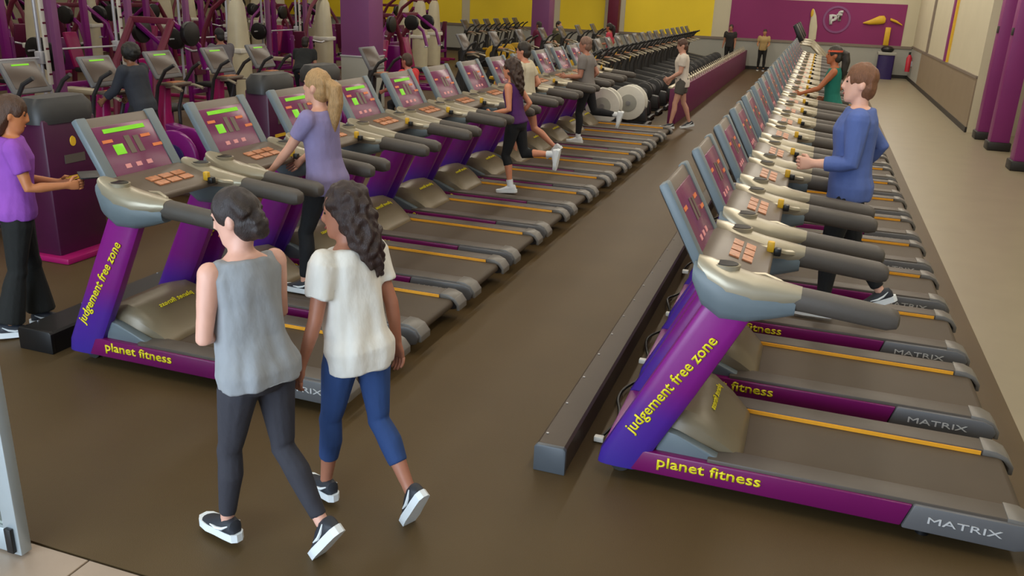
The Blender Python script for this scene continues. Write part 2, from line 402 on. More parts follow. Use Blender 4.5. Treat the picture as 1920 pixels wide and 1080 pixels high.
    lettering('planet fitness', 'letter_yellow', (.355, -.456, .118), (1, 0, 0), (0, 0, 1), .56, .085, t, .016)
    lettering('MATRIX', 'letter_white', (1.74, -.4605, .135), (1, 0, 0), (0, 0, 1), .34, .036, t, .0)
    lettering('judgement free zone', 'letter_yellow', (.225, -.462, .30), PW, (-PW.z, 0, PW.x), .74, .088, t, .016)
    return tag(t, '', 'treadmill')
ORD = ['first', 'second', 'third', 'fourth', 'fifth', 'sixth', 'seventh', 'eighth', 'ninth', 'tenth', 'eleventh', 'twelfth', 'thirteenth', 'fourteenth', 'fifteenth', 'sixteenth', 'seventeenth', 'eighteenth', 'nineteenth', 'twentieth', 'twenty-first', 'twenty-second', 'twenty-third', 'twenty-fourth', 'twenty-fifth', 'twenty-sixth', 'twenty-seventh']
def dim(o):      # machines with their lights off
    for c in list(o.children):
        if c.name.startswith('screen'):
            for g in list(c.children):
                if g.data.materials[0] == M['led_green']: bpy.data.objects.remove(g)
TM = make_treadmill()
LX, LY0, LDY, RX, RY0, RDY = -4.75, 4.70, 1.075, -.88, 4.675, 1.178
lx = {1: ' under the walker in lavender', 5: ' under the purple-topped runner', 7: ' under the cream-shirted man', 9: ' under the grey-shirted runner'}
for i in range(12):
    o = place(TM, (LX, LY0+LDY*i, 0), 0, 'purple and grey treadmill, %s from the black channel end%s' % (ORD[i], lx.get(i, '')), 'treadmills along the black channel')
    if i > 4: dim(o)
rx = {2: ' under the blue-shirted runner', 8: ' under the runner in teal'}
for i in range(19):
    o = place(TM, (RX, RY0+RDY*i, 0), 0, 'purple and grey treadmill, %s from the grey channel cap%s' % (ORD[i], rx.get(i, '')), 'treadmills along the brown channel')
    dim(o)
# ------------------------------------------------------------------ people
def remesh(mb, name, m, parent, voxel, smooth=3, wr=0, wscale=9, wstretch=(1, 1, .5)):
    me = bpy.data.meshes.new(name); me.from_pydata([tuple(p) for p in mb.v], [], mb.f)
    o = bpy.data.objects.new(name, me); COL.objects.link(o)
    bm = bmesh.new(); bm.from_mesh(me); bmesh.ops.recalc_face_normals(bm, faces=bm.faces); bm.to_mesh(me); bm.free()
    r = o.modifiers.new('r', 'REMESH'); r.mode = 'VOXEL'; r.voxel_size = voxel
    if smooth:
        s = o.modifiers.new('s', 'SMOOTH'); s.factor = .5; s.iterations = smooth
    dg = bpy.context.evaluated_depsgraph_get(); dg.update()
    m2 = bpy.data.meshes.new_from_object(o.evaluated_get(dg)); m2.name = name
    o.modifiers.clear(); o.data = m2; bpy.data.meshes.remove(me)
    if wr:
        nn = [v.normal.copy() for v in m2.vertices]
        for v, q in zip(m2.vertices, nn):
            c = v.co; k = noise.noise(Vector((c.x*wscale*wstretch[0], c.y*wscale*wstretch[1], c.z*wscale*wstretch[2])))
            v.co = c + q*(wr*k)
    for p in m2.polygons: p.use_smooth = True
    m2.materials.clear(); m2.materials.append(m); o.parent = parent
    return o
def cloth(rgb, key=None): return mat('cloth_%d_%d_%d' % rgb, rgb, .85, var=.07, scale=14, bump=.9, bscale=13, stretch=(1, 1, .55))
def skinm(rgb): return mat('skin_%d_%d_%d' % rgb, rgb, .5, var=.05, scale=12)
def hairm(rgb): return mat('hair_%d_%d_%d' % rgb, rgb, .45, var=.35, scale=30, stretch=(6, 6, 1), bump=.5, bscale=60)
SHOE_D = mat('shoe_dark', (40, 44, 52), .6, var=.15, scale=30)
SHOE_W = mat('shoe_white', (222, 226, 230), .55, var=.06, scale=30)
SOLE = mat('sole_white', (226, 232, 234), .5, var=.04)
EYE = mat('eye_dark', (40, 28, 22), .2); LIP = mat('lip', (160, 84, 78), .5)

TORSO_F = [(-.10, .085, .075, 0), (-.05, .158, .108, -.012), (.02, .168, .118, -.012), (.09, .15, .104, -.004), (.17, .126, .088, .004), (.25, .122, .086, .004), (.33, .137, .1, .01), (.40, .148, .106, .01), (.46, .155, .092, 0), (.505, .125, .072, -.006), (.545, .066, .06, -.008)]
TORSO_M = [(-.10, .085, .075, 0), (-.05, .15, .105, -.01), (.02, .158, .112, -.01), (.09, .15, .104, 0), (.17, .143, .1, .004), (.25, .15, .102, .004), (.33, .165, .112, .008), (.40, .178, .116, .008), (.46, .182, .1, 0), (.505, .14, .078, -.006), (.545, .072, .066, -.008)]
HEAD = [(-.118, .02, .022, .058), (-.1, .04, .045, .045), (-.065, .056, .072, .02), (-.02, .066, .088, .006), (.02, .0725, .095, 0), (.06, .073, .096, -.004), (.09, .065, .085, -.008), (.112, .045, .058, -.012), (.122, .016, .02, -.014)]

def person(name, loc, head_deg, height, pose, sex='f', skin=(205, 150, 125), shirt=None, pants=None, shoes='d', hair=None, vox=.011, label='', lod=0, group=None, extras=None, sit=None):
    """pose: legs/arms as {'L':..., 'R':...}; forward is local +Y, right is +X."""
    s = height/1.75
    rz = math.radians(head_deg)      # heading: rotation of local +Y about Z
    P = empty('person', loc, rz)
    lean, twist = math.radians(pose.get('lean', 3)), math.radians(pose.get('twist', 0))
    su = Vector((0, math.sin(lean), math.cos(lean))); sf0 = Vector((0, math.cos(lean), -math.sin(lean)))
    def tw(k):      # right and forward axes at spine fraction k
        a = twist*k; r = Vector((1, 0, 0))*math.cos(a)+sf0*math.sin(a); f = sf0*math.cos(a)-Vector((1, 0, 0))*math.sin(a); return r, f
    TH, SH, UA, FA = .43*s, .415*s, .285*s, .245*s
    J = {}
    low = 9
    for sd, sg in (('L', -1), ('R', 1)):
        hp, ab, kn, ft = [math.radians(q) for q in pose['leg'+sd]]
        hip = Vector((sg*.088*s, 0, 0))
        d1 = Vector((sg*math.sin(ab), math.sin(hp)*math.cos(ab), -math.cos(hp)*math.cos(ab)))
        a2 = hp-kn; d2 = Vector((sg*math.sin(ab)*.5, math.sin(a2), -math.cos(a2))).normalized()
        k = hip+d1*TH; an = k+d2*SH
        fd = Vector((0, math.cos(ft), math.sin(ft))); fu = Vector((0, -math.sin(ft), math.cos(ft)))
        J[sd] = (hip, k, an, fd, fu, d1, d2)
        for q in (an-fd*.06*s-fu*.085*s, an+fd*.18*s-fu*.085*s): low = min(low, q.z)
    pel = Vector((0, 0, -low+pose.get('air', 0))) if sit is None else Vector((0, 0, sit))
    for sd in 'LR': J[sd] = tuple(q+pel for q in J[sd][:3])+J[sd][3:]
    T = TORSO_F if sex == 'f' else TORSO_M
    def sp(t): return pel+su*(t*s)
    body = MB()
    def torso(mb, t0, t1, mg, flare=0, drape=0):
        st = []
        pts = [q for q in T if t0 < q[0] < t1]
        def at(t):
            for a, b in zip(T, T[1:]):
                if a[0] <= t <= b[0]:
                    k = (t-a[0])/(b[0]-a[0]); return tuple(a[i]+(b[i]-a[i])*k for i in range(4))
            return T[0] if t < T[0][0] else T[-1]
        for q in [at(t0)]+pts+[at(t1)]:
            r, f = tw(max(0, min(1, q[0]/.45)))
            fl = flare*max(0, 1-(q[0]-t0)/.22)
            dw = drape if q[0] < .42 else 0
            st.append((sp(q[0])+f*q[3]*s, r*(max(q[1], dw)*s+mg+fl), f*(max(q[2], dw*.7)*s+mg+fl)))
        mb.loft(st, 20, 2.3)
    torso(body, -.10, .545, 0)
    # limbs
    def limb(mb, pts, mg=0):
        pts = [(Vector(p), r*s+mg) for p, r in pts]
        mb.tube([p for p, r in pts], [r for p, r in pts], 12)
    def leg(mb, sd, frac=1, mg=0, base=0, full=True):
        hip, k, an, fd, fu, d1, d2 = J[sd]
        pts = [(hip+Vector((0, -.008, .03)), .085), (hip+d1*TH*.2, .09), (hip+d1*TH*.55, .07), (hip+d1*TH*.9, .054), (k+Vector((0, .006, 0)), .053)]
        sh = [(k+d2*SH*.16-fd*.008, .052), (k+d2*SH*.32-fd*.014, .055), (k+d2*SH*.6-fd*.006, .044), (k+d2*SH*.88, .034), (an, .034)]
        L = [0, .1, .3, .45, .5, .58, .66, .8, .94, 1.0]
        al = pts+sh; out = [a for a, l in zip(al, L) if l <= frac+.001]
        limb(mb, out, mg)
    for sd in 'LR': leg(body, sd)
    arms = {}
    rS, fS = tw(1)
    for sd, sg in (('L', -1), ('R', 1)):
        ap, ab, el, inw = [math.radians(q) for q in pose['arm'+sd]]
        sw = (.158 if sex == 'f' else .185)*s
        sh = sp(.475)+rS*sg*sw
        def dr(p, a): return (rS*sg*math.sin(a)+(fS*math.sin(p)+su*-math.cos(p))*math.cos(a)).normalized()
        d1 = dr(ap, ab); d2 = dr(ap+el, ab-inw); e = sh+d1*UA; wv = e+d2*FA
        arms[sd] = (sh, e, wv, d1, d2)
    k = 1 if sex == 'f' else 1.18
    def arm(mb, sd, f1=1, mg=0):
        sh, e, wv, d1, d2 = arms[sd]
        al = [(sh-d1*.0, .054*k), (sh+d1*UA*.25, .05*k), (sh+d1*UA*.6, .042*k), (e, .037*k), (e+d2*FA*.3, .037*k), (e+d2*FA*.7, .029*k), (wv, .024*k)]
        L = [0, .12, .3, .5, .65, .85, 1]
        limb(mb, [a for a, l in zip(al, L) if l <= f1+.001], mg)
    for sd in 'LR':
        arm(body, sd); body.ball(arms[sd][0], .056*s*k, .056*s*k, .06*s*k, 10, 6)
    # neck + head
    hy, hpch = math.radians(pose.get('hyaw', 0)), math.radians(pose.get('hpitch', 0))
    hr = Vector((math.cos(hy), math.sin(hy), 0)); hf0 = Vector((-math.sin(hy), math.cos(hy), 0)); hu = Vector((0, 0, 1))
    hf = hf0*math.cos(hpch)-hu*math.sin(hpch); hu = hr.cross(hf)
    nb = sp(.50); hc = sp(.545)+fS*.018*s+Vector((0, .02*s*math.sin(lean), .148*s))
    limb(body, [(nb, .058), (sp(.56), .053), (hc-hu*.06*s-hf*.015*s, .052)])
    hs = s*1.02
    def hp3(x, y, z): return hc+hr*x*hs+hf*y*hs+hu*z*hs
    body.loft([(hp3(0, fo, z), hr*hw*hs, hf*hd*hs) for z, hw, hd, fo in HEAD], 16)
    RH = Matrix((hr, hf, hu)).transposed()
    body.loft([(hp3(0, .094, .028), hr*.008*hs, hf*.008*hs), (hp3(0, .098, .0), hr*.011*hs, hf*.014*hs), (hp3(0, .101, -.024), hr*.017*hs, hf*.02*hs), (hp3(0, .092, -.037), hr*.013*hs, hf*.012*hs)], 8)
    for sg in (-1, 1):
        body.ball(hp3(sg*.074, -.008, -.004), .012*hs, .022*hs, .033*hs, 8, 6, RH)
        body.ball(hp3(sg*.03, .079, .036), .022*hs, .013*hs, .008*hs, 8, 4, RH)
    body.ball(hp3(0, .083, -.062), .022*hs, .013*hs, .012*hs, 8, 4, RH)
    # palms
    hands = []
    for sd, sg in (('L', -1), ('R', 1)):
        sh, e, wv, d1, d2 = arms[sd]
        pn = (rS*-sg); pn = (pn-d2*pn.dot(d2)).normalized(); ac = d2.cross(pn).normalized()   # palm normal inwards, across
        if ac.dot(fS) < 0 and abs(d2.dot(fS)) < .8: ac = -ac
        if abs(d2.dot(fS)) >= .8 and ac.z < 0: ac = -ac
        body.loft([(wv-d2*.01, pn*.017*s*k, ac*.026*s*k), (wv+d2*.035*s, pn*.016*s*k, ac*.038*s*k), (wv+d2*.085*s, pn*.012*s*k, ac*.041*s*k)], 10, 2.6)
        hands.append((sg, wv, d2, pn, ac))
    bo = remesh(body, 'body', skinm(skin), P, vox, 2)
    if lod < 2:   # fingers, joined into the same body mesh
        fm = MB(); curl = pose.get('curl', .5)
        for sg, wv, d2, pn, ac in hands:
            for i, (o, ln) in enumerate(((.03, .066), (.011, .076), (-.009, .07), (-.029, .055))):
                b = wv+d2*.075*s+ac*o*s*k; a1 = d2*math.cos(curl*.5)+pn*math.sin(curl*.5); a2 = d2*math.cos(curl*1.4)+pn*math.sin(curl*1.4); a3 = d2*math.cos(curl*2.2)+pn*math.sin(curl*2.2)
                p1 = b+a1*ln*.5*s; p2 = p1+a2*ln*.32*s; p3 = p2+a3*ln*.28*s
                fm.tube([b, p1, p2, p3], [.0098*s*k, .0092*s*k, .0082*s*k, .0062*s*k], 7)
            b = wv+d2*.025*s+ac*.026*s; q = b+(ac*.7+d2*.6+pn*.4).normalized()*.038*s; q2 = q+(d2*.9+pn*.4+ac*.1).normalized()*.032*s
            fm.tube([b, q, q2], [.013*s, .0112*s, .0075*s], 7)
        bm = bmesh.new(); bm.from_mesh(bo.data)
        tmp = bpy.data.meshes.new('t'); tmp.from_pydata([tuple(p) for p in fm.v], [], fm.f)
        for p in tmp.polygons: p.use_smooth = True
        bm.from_mesh(tmp); bmesh.ops.recalc_face_normals(bm, faces=bm.faces); bm.to_mesh(bo.data); bm.free(); bpy.data.meshes.remove(tmp)
        for p in bo.data.polygons: p.use_smooth = True
        for sg in (-1, 1): MB().ball(hp3(sg*.03, .083, .016), .011*hs, .008*hs, .007*hs, 8, 6, RH).build('eye', EYE, P)
        MB().ball(hp3(0, .0935, -.062), .018*hs, .006*hs, .007*hs, 8, 4, RH).build('lips', LIP, P)
    # clothing
    cv = vox if vox > .011 else .0095
    if shirt:
        c = MB(); torso(c, shirt.get('hem', -.06), shirt.get('top', .525), shirt.get('m', .016), shirt.get('flare', .012), shirt.get('drape', .135 if sex == 'f' else .15))
        slv = shirt.get('sleeve', .3)
        for sd in 'LR':
            if slv:
                arm(c, sd, slv, shirt.get('sm', .014)); c.ball(arms[sd][0], (.056*k)*s+.016, (.056*k)*s+.016, (.06*k)*s+.014, 10, 6)
            else: c.ball(arms[sd][0]-rS*(-1 if sd == 'L' else 1)*.045*s, .04*s+.014, .05*s+.014, .05*s+.012, 10, 6)
        so = remesh(c, 'shirt', cloth(shirt['c']), P, cv, 3, shirt.get('wr', .009), 13, (1, 1, .3))
        if shirt.get('collar'):
            MB().loft([(sp(.515), rS*.078*s, fS*.075*s), (sp(.555), rS*.066*s, fS*.066*s)], 16).build('collar', cloth(shirt['collar']), so)
    if pants:
        c = MB(); torso(c, -.10, pants.get('top', .1), pants.get('m', .008)+.002)
        for sd in 'LR':
            leg(c, sd, pants.get('len', .94), pants.get('m', .008))
            if pants.get('flare'):
                hip, kk, an, fd, fu, d1, d2 = J[sd]
                c.tube([kk, kk+d2*SH*.5, an-d2*.03], [.06*s, .062*s+pants['flare']*.4, .045*s+pants['flare']], 12)
        remesh(c, pants.get('name', 'leggings'), cloth(pants['c']), P, cv, 3, .004, 8)
    for sd in 'LR':
        hip, kk, an, fd, fu, d1, d2 = J[sd]; rr = Vector((1, 0, 0))
        c = an-fu*.085*s
        um, upper = (SHOE_D, True) if shoes == 'd' else (SHOE_W, True)
        if isinstance(shoes, tuple): um = cloth(shoes)
        mb = MB().loft([(c+fd*y*s+fu*z*s, rr*hw*s, fu*hh*s) for y, z, hw, hh in ((-.075, .05, .02, .025), (-.06, .06, .036, .045), (-.02, .062, .042, .05), (.04, .055, .044, .042), (.1, .04, .047, .028), (.16, .03, .044, .02), (.195, .026, .026, .012))], 14, 2.4)
        so = mb.build('shoe', um, P)
        sol = MB().rings([[c+fd*y*s+rr*x*s+fu*z*s for x, y in ((-.036, -.07), (-.015, -.09), (.015, -.09), (.036, -.07), (.042, -.01), (.045, .06), (.051, .12), (.042, .18), (.02, .208), (-.02, .208), (-.042, .18), (-.051, .12), (-.045, .06), (-.042, -.01))] for z in (0, .02, .042)])
        sol.build('sole', SOLE, so)
        if lod == 0 and shoes == 'd':
            for sg in (-1, 1):
                MB().tube([c+fd*y*s+rr*sg*x*s+fu*z*s for y, x, z in ((-.05, .036, .085), (-.01, .0435, .062), (.03, .0455, .052), (.08, .0465, .055))], [.003, .008, .009, .003], 6).build('side_mark', SOLE, so)
        if pose.get('sock'):
            MB().tube([an-d2*.0, an-d2*.09*s], [.043*s, .046*s], 12).build('sock', SHOE_W, P)
    # hair
    if hair:
        hm = hairm(hair['c']); st = hair.get('style', 'short'); h = MB()
        RB = Matrix((hr, hf, hu)).transposed()
        h.ball(hp3(0, -.008, .042), .083*hs, .103*hs, .1*hs, 16, 10, RB)
        h.ball(hp3(0, -.045, -.02), .076*hs, .066*hs, .085*hs, 14, 8, RB)
        if st == 'short': h.ball(hp3(0, .015, .085), .066*hs, .07*hs, .042*hs, 12, 6, RB)
        if st == 'afro': h.ball(hp3(0, -.03, .03), .12*hs, .125*hs, .125*hs, 16, 10, RB)
        if st == 'long':
            h.loft([(hp3(0, -.03, .06), hr*.08*hs, hf*.085*hs), (hp3(0, -.055, -.03), hr*.098*hs, hf*.08*hs), (hp3(0, -.085, -.13), hr*.105*hs, hf*.066*hs), (hp3(0, -.11, -.22), hr*.085*hs, hf*.052*hs), (hp3(0, -.125, -.30), hr*.04*hs, hf*.03*hs)], 16)
        if st == 'pony':
            h.ball(hp3(0, -.1, .05), .035*hs, .035*hs, .035*hs, 10, 6)
            h.tube([hp3(0, -.1, .055), hp3(0, -.15, .03), hp3(0, -.165, -.08), hp3(0, -.155, -.2), hp3(0, -.15, -.31)], [.034*hs, .05*hs, .056*hs, .046*hs, .016*hs], 12)
        if st == 'curly':
            h.ball(hp3(0, -.022, .05), .098*hs, .112*hs, .112*hs, 16, 10, RB)
            h.loft([(hp3(0, -.02, .07), hr*.09*hs, hf*.1*hs), (hp3(0, -.05, .0), hr*.112*hs, hf*.1*hs), (hp3(0, -.075, -.08), hr*.125*hs, hf*.088*hs), (hp3(0, -.1, -.17), hr*.12*hs, hf*.075*hs), (hp3(.01, -.12, -.25), hr*.085*hs, hf*.058*hs), (hp3(.02, -.13, -.32), hr*.035*hs, hf*.03*hs)], 18)
        if st == 'bun':
            for i in range(7):
                a = i*PI*2/7; h.ball(hp3(.034*math.cos(a), -.098, -.035+.042*math.sin(a)), .03*hs, .03*hs, .026*hs, 8, 6)
            h.ball(hp3(0, -.11, -.035), .03*hs, .03*hs, .03*hs, 10, 6)
            for sg in (-1, 1): h.tube([hp3(sg*.05, -.02, .1), hp3(sg*.064, -.055, .06), hp3(sg*.06, -.085, .015)], [.024*hs, .028*hs, .024*hs], 8)
        ho = remesh(h, 'hair', hm, P, vox if lod else .008, 2, {'afro': .012, 'curly': .022}.get(st, .007), {'afro': 40, 'curly': 30}.get(st, 34), {'afro': (1, 1, 1), 'curly': (1, 1, .7)}.get(st, (1, 1, .3)))
        if hair.get('band'): MB().loft([(hp3(0, -.005, .05), hr*.088*hs, hf*.104*hs), (hp3(0, -.012, .075), hr*.083*hs, hf*.099*hs)], 20).build('headband', cloth(hair['band']), P)
        if st == 'bun': MB().ball(hp3(0, -.1, -.03), .012, .012, .012).build('hair_tie', 'black_plastic', ho)
    if extras: extras(P, dict(sp=sp, arms=arms, J=J, s=s, hp3=hp3))
    return tag(P, label, 'person', group)

def deg(dx, dy): return math.degrees(math.atan2(-dx, dy))    # heading whose forward is (dx, dy)
BELT = .205
# the two women walking past
person('w1', (-2.20, 2.96, 0), deg(-.95, .30), 1.75, dict(lean=6, twist=-6, legL=(15, 1, 6, -2), legR=(-5, 1, 34, -52), armL=(4, 12, 84, 64), armR=(18, 10, 70, 20), hyaw=26, hpitch=12, curl=.7),
       skin=(214, 164, 144), shirt=dict(c=(142, 146, 150), sleeve=0, hem=-.05, m=.02, flare=.022, wr=.02, top=.52, drape=.142), pants=dict(c=(48, 48, 56), len=.97, m=.006), hair=dict(c=(44, 34, 32), style='bun'),
       label='woman in grey sleeveless top and black leggings walking, dark hair pinned up')
person('w2', (-1.945, 3.42, 0), deg(-.9, .42), 1.69, dict(lean=6, twist=8, legL=(15, 1, 6, 0), legR=(-7, 1, 32, -60), armL=(4, 16, 14, 4), armR=(-14, 9, 18, 0), hyaw=42, hpitch=4, curl=.5),
       skin=(168, 112, 88), shirt=dict(c=(222, 220, 212), sleeve=.42, sm=.026, hem=-.10, m=.02, flare=.014, wr=.02, drape=.15), pants=dict(c=(38, 66, 116), len=.80, m=.008), hair=dict(c=(48, 32, 28), style='curly'),
       label='woman in white T-shirt and blue cropped leggings walking, long dark hair')
def tablet(P, k):
    wv, d2 = k['arms']['R'][2], k['arms']['R'][4]
    t = MB().box(-.13, .13, -.09, .09, -.006, .006).xf(Matrix.Translation(wv+d2*.14+Vector((-.08, .04, .05)))).build('tablet', 'black_plastic', None, .004)
    t.matrix_world = Matrix.Translation(P.location)@Matrix.Rotation(P.rotation_euler.z, 4, 'Z')
    tag(t, 'black tablet held by the woman in the purple polo', 'tablet')
person('staff', (-5.42, 4.58, 0), deg(.6, .72), 1.78, dict(lean=4, legL=(6, 2, 4, 0), legR=(-8, 2, 6, -2), armL=(12, 8, 75, 28), armR=(16, 8, 78, 12), hyaw=-8, hpitch=14, curl=.9),
       skin=(188, 120, 76), shirt=dict(c=(140, 74, 172), sleeve=.34, sm=.02, hem=-.04, m=.024, top=.54), pants=dict(c=(18, 20, 18), len=.97, m=.014, top=.05, flare=.06, name='trousers'), hair=dict(c=(72, 46, 28), style='long'),
       label='staff woman in purple polo and black flared trousers, holding a tablet', extras=tablet, shoes='d')
# people on the treadmill rows
person('lav', (-3.52, LY0+LDY*1, BELT), deg(-1, .08), 1.80, dict(lean=4, legL=(18, 2, 14, 0), legR=(-16, 2, 20, -34), armL=(40, 4, 6, 0), armR=(34, 6, 24, 6), hyaw=4, hpitch=-6, curl=.4),
       skin=(214, 160, 136), shirt=dict(c=(134, 124, 164), sleeve=.36, sm=.018, hem=-.13, m=.02, flare=.016), pants=dict(c=(22, 24, 28), len=.97), hair=dict(c=(170, 134, 88), style='pony'),
       label='woman in lavender T-shirt walking on a treadmill, long blonde ponytail', vox=.012)
person('purp', (-3.42, LY0+LDY*5, BELT), deg(-1, .05), 1.64, dict(lean=8, legL=(12, 2, 24, -6), legR=(-12, 3, 84, -80), armL=(0, 8, 84, 6), armR=(-30, 10, 80, 10), hyaw=4, hpitch=0, curl=1.1, sock=1),
       skin=(204, 134, 100), shirt=dict(c=(74, 26, 92), sleeve=0, hem=.0, m=.012), pants=dict(c=(22, 24, 26), len=.7, m=.009), hair=dict(c=(58, 38, 26), style='curly'), shoes='w',
       label='woman in purple tank and black leggings running, white shoes, long brown hair', vox=.013)
person('crm', (-4.0, LY0+LDY*7, BELT), deg(-1, .05), 1.77, dict(lean=6, legL=(22, 2, 30, 0), legR=(-14, 2, 40, -40), armL=(10, 8, 88, 8), armR=(-24, 8, 84, 6), hyaw=0, curl=1.1), sex='m',
       skin=(204, 140, 112), shirt=dict(c=(196, 186, 162), sleeve=.36, sm=.02, hem=-.06, m=.02), pants=dict(c=(44, 46, 50), len=.44, m=.03, name='shorts'), hair=dict(c=(42, 32, 22), style='short'), shoes='w',
       label='man in cream T-shirt and dark shorts running on a treadmill', vox=.014)
person('gry', (-3.64, LY0+LDY*9, BELT), deg(-1, .05), 1.76, dict(lean=5, legL=(10, 2, 12, 0), legR=(-18, 2, 70, -72), armL=(8, 8, 84, 8), armR=(-26, 8, 84, 6), curl=1.1, sock=1), sex='m',
       skin=(176, 122, 100), shirt=dict(c=(126, 120, 116), sleeve=.4, sm=.02, hem=-.07, m=.02), pants=dict(c=(28, 28, 32), len=.94, m=.012, name='trousers'), hair=dict(c=(126, 96, 80), style='short'), shoes='w',
       label='man in grey T-shirt and dark trousers running, white shoes, short light hair', vox=.015)
person('blue', (.37, RY0+RDY*2, BELT), deg(-1, .03), 1.97, dict(lean=2, legL=(9, 2, 12, 0), legR=(-12, 2, 24, -26), armL=(2, 8, 84, 18), armR=(-38, 12, 78, 0), hyaw=3, hpitch=0, curl=1.2, air=.03), sex='m',
       skin=(222, 172, 150), shirt=dict(c=(82, 102, 162), sleeve=.95, sm=.017, hem=-.075, m=.03, flare=.02, top=.54), pants=dict(c=(24, 26, 28), len=.94, m=.014, name='trousers', top=.04), hair=dict(c=(112, 72, 46), style='short'),
       label='man in blue long-sleeved top and black trousers running, short auburn hair', vox=.011)
person('teal', (.30, RY0+RDY*8, BELT), deg(-1, .03), 1.86, dict(lean=5, legL=(20, 2, 24, 0), legR=(-16, 2, 40, -40), armL=(40, 4, 34, 8), armR=(-20, 8, 80, 6), hyaw=6, curl=1), sex='f',
       skin=(168, 98, 62), shirt=dict(c=(16, 106, 92), sleeve=0, hem=-.08, m=.014), pants=dict(c=(14, 78, 84), len=.94), hair=dict(c=(44, 38, 30), style='pony', band=(190, 80, 50)),
       label='woman in teal tank and leggings running, dark ponytail', vox=.014)
# people further back
person('walker', (-2.62, 18.42, 0), deg(-.95, -.25), 1.84, dict(lean=4, legL=(14, 2, 6, 0), legR=(-12, 2, 10, -14), armL=(12, 6, 50, 20), armR=(6, 6, 40, 15), hpitch=14, curl=.8), sex='m',
       skin=(198, 148, 126), shirt=dict(c=(214, 204, 190), sleeve=.38, sm=.022, hem=-.12, m=.028, flare=.02), pants=dict(c=(84, 80, 74), len=.4, m=.03, name='shorts'), hair=dict(c=(84, 56, 42), style='short'), shoes='d',
       label='man in white T-shirt and grey shorts standing at the purple half wall', vox=.015)
person('far', (-2.15, 36.9, 0), 180, 1.62, dict(legL=(2, 3, 2, 0), legR=(-2, 3, 2, 0), armL=(10, 12, 70, 20), armR=(10, 12, 70, 20)), sex='m', lod=2,
       skin=(180, 130, 90), shirt=dict(c=(176, 150, 100), sleeve=.36, sm=.02, m=.02), pants=dict(c=(26, 26, 26), len=.95, m=.014, name='trousers'), hair=dict(c=(60, 48, 36), style='short'), vox=.02,
       label='person in sand-coloured shirt and black trousers standing by the grey wainscot')
person('navy', (-7.95, 8.75, .24), deg(-1, -.05), 1.62, dict(lean=12, legL=(30, 3, 40, -10), legR=(0, 3, 16, 0), armL=(40, 8, 24, 4), armR=(36, 8, 30, 6), curl=1), sex='m', lod=1,
       skin=(130, 88, 62), shirt=dict(c=(42, 46, 54), sleeve=.95, sm=.02, hem=-.1, m=.03), pants=dict(c=(30, 32, 34), len=.95, m=.014, name='trousers'), hair=dict(c=(26, 24, 18), style='afro'), vox=.015,
       label='person in dark navy long sleeves with rounded black hair on a cross trainer')
person('cap', (-10.6, 13.9, 0), deg(-1, .4), 1.80, dict(lean=10, legL=(26, 3, 30, -6), legR=(-4, 3, 14, 0), armL=(36, 8, 40, 4), armR=(30, 8, 40, 6), curl=1), sex='m', lod=2,
       skin=(150, 100, 80), shirt=dict(c=(104, 100, 106), sleeve=.4, sm=.02, m=.025), pants=dict(c=(20, 22, 24), len=.95, m=.014, name='trousers'), hair=dict(c=(28, 26, 26), style='short'), vox=.02,
       label='person in grey T-shirt with dark hair exercising before the cream towers')
person('red', (-6.36, 13.3, 0), deg(-1, .2), 1.66, dict(lean=14, legL=(80, 6, 80, 0), legR=(80, 6, 80, 0), armL=(50, 8, 30, 4), armR=(46, 8, 30, 6)), sex='m', lod=2, sit=.82,
       skin=(180, 110, 90), shirt=dict(c=(206, 52, 56), sleeve=.36, sm=.02, m=.02), pants=dict(c=(24, 24, 28), len=.95, m=.014, name='trousers'), hair=dict(c=(70, 50, 34), style='short'), vox=.02,
       label='person in bright red T-shirt seated on an exercise bike')
person('maroon', (-9.0, 28.6, 0), deg(-1, .4), 1.74, dict(legL=(4, 3, 4, 0), legR=(-4, 3, 4, 0), armL=(20, 8, 60, 10), armR=(10, 8, 50, 10)), sex='m', lod=2,
       skin=(150, 100, 80), shirt=dict(c=(98, 24, 54), sleeve=.4, sm=.02, m=.025), pants=dict(c=(40, 24, 40), len=.95, m=.014, name='trousers'), hair=dict(c=(50, 34, 30), style='short'), vox=.022,
       label='person in maroon T-shirt standing near the far violet column')
person('olive', (-8.55, 29.2, 0), deg(1, -.4), 1.76, dict(legL=(4, 3, 4, 0), legR=(-4, 3, 4, 0), armL=(10, 8, 60, 10), armR=(10, 8, 40, 10)), sex='m', lod=2,
       skin=(190, 140, 110), shirt=dict(c=(72, 70, 46), sleeve=.5, sm=.02, m=.025), pants=dict(c=(40, 40, 40), len=.95, m=.014, name='trousers'), hair=dict(c=(34, 24, 20), style='short'), vox=.022,
       label='person in olive shirt facing the one in maroon')
person('coral', (-6.6, 28.9, 0), deg(-1, .1), 1.80, dict(lean=6, legL=(16, 3, 10, 0), legR=(-14, 3, 16, -20), armL=(10, 8, 80, 10), armR=(-16, 8, 80, 10)), sex='f', lod=2,
       skin=(176, 110, 80), shirt=dict(c=(196, 66, 84), sleeve=.3, m=.018), pants=dict(c=(60, 24, 40), len=.95), hair=dict(c=(34, 26, 20), style='pony'), vox=.022,
       label='woman in coral top with dark ponytail exercising before the yellow wall')
person('black', (-10.2, 15.9, 0), deg(-.3, 1), 1.7, dict(lean=40, legL=(30, 5, 30, 0), legR=(0, 5, 10, 0), armL=(30, 8, 20, 4), armR=(30, 8, 20, 6)), sex='m', lod=2,
       skin=(170, 120, 96), shirt=dict(c=(30, 34, 36), sleeve=.4, sm=.02, m=.03), pants=dict(c=(30, 34, 46), len=.95, m=.014, name='trousers'), hair=dict(c=(34, 26, 20), style='short'), vox=.02,
       label='person in black T-shirt bending forward beside the violet column')
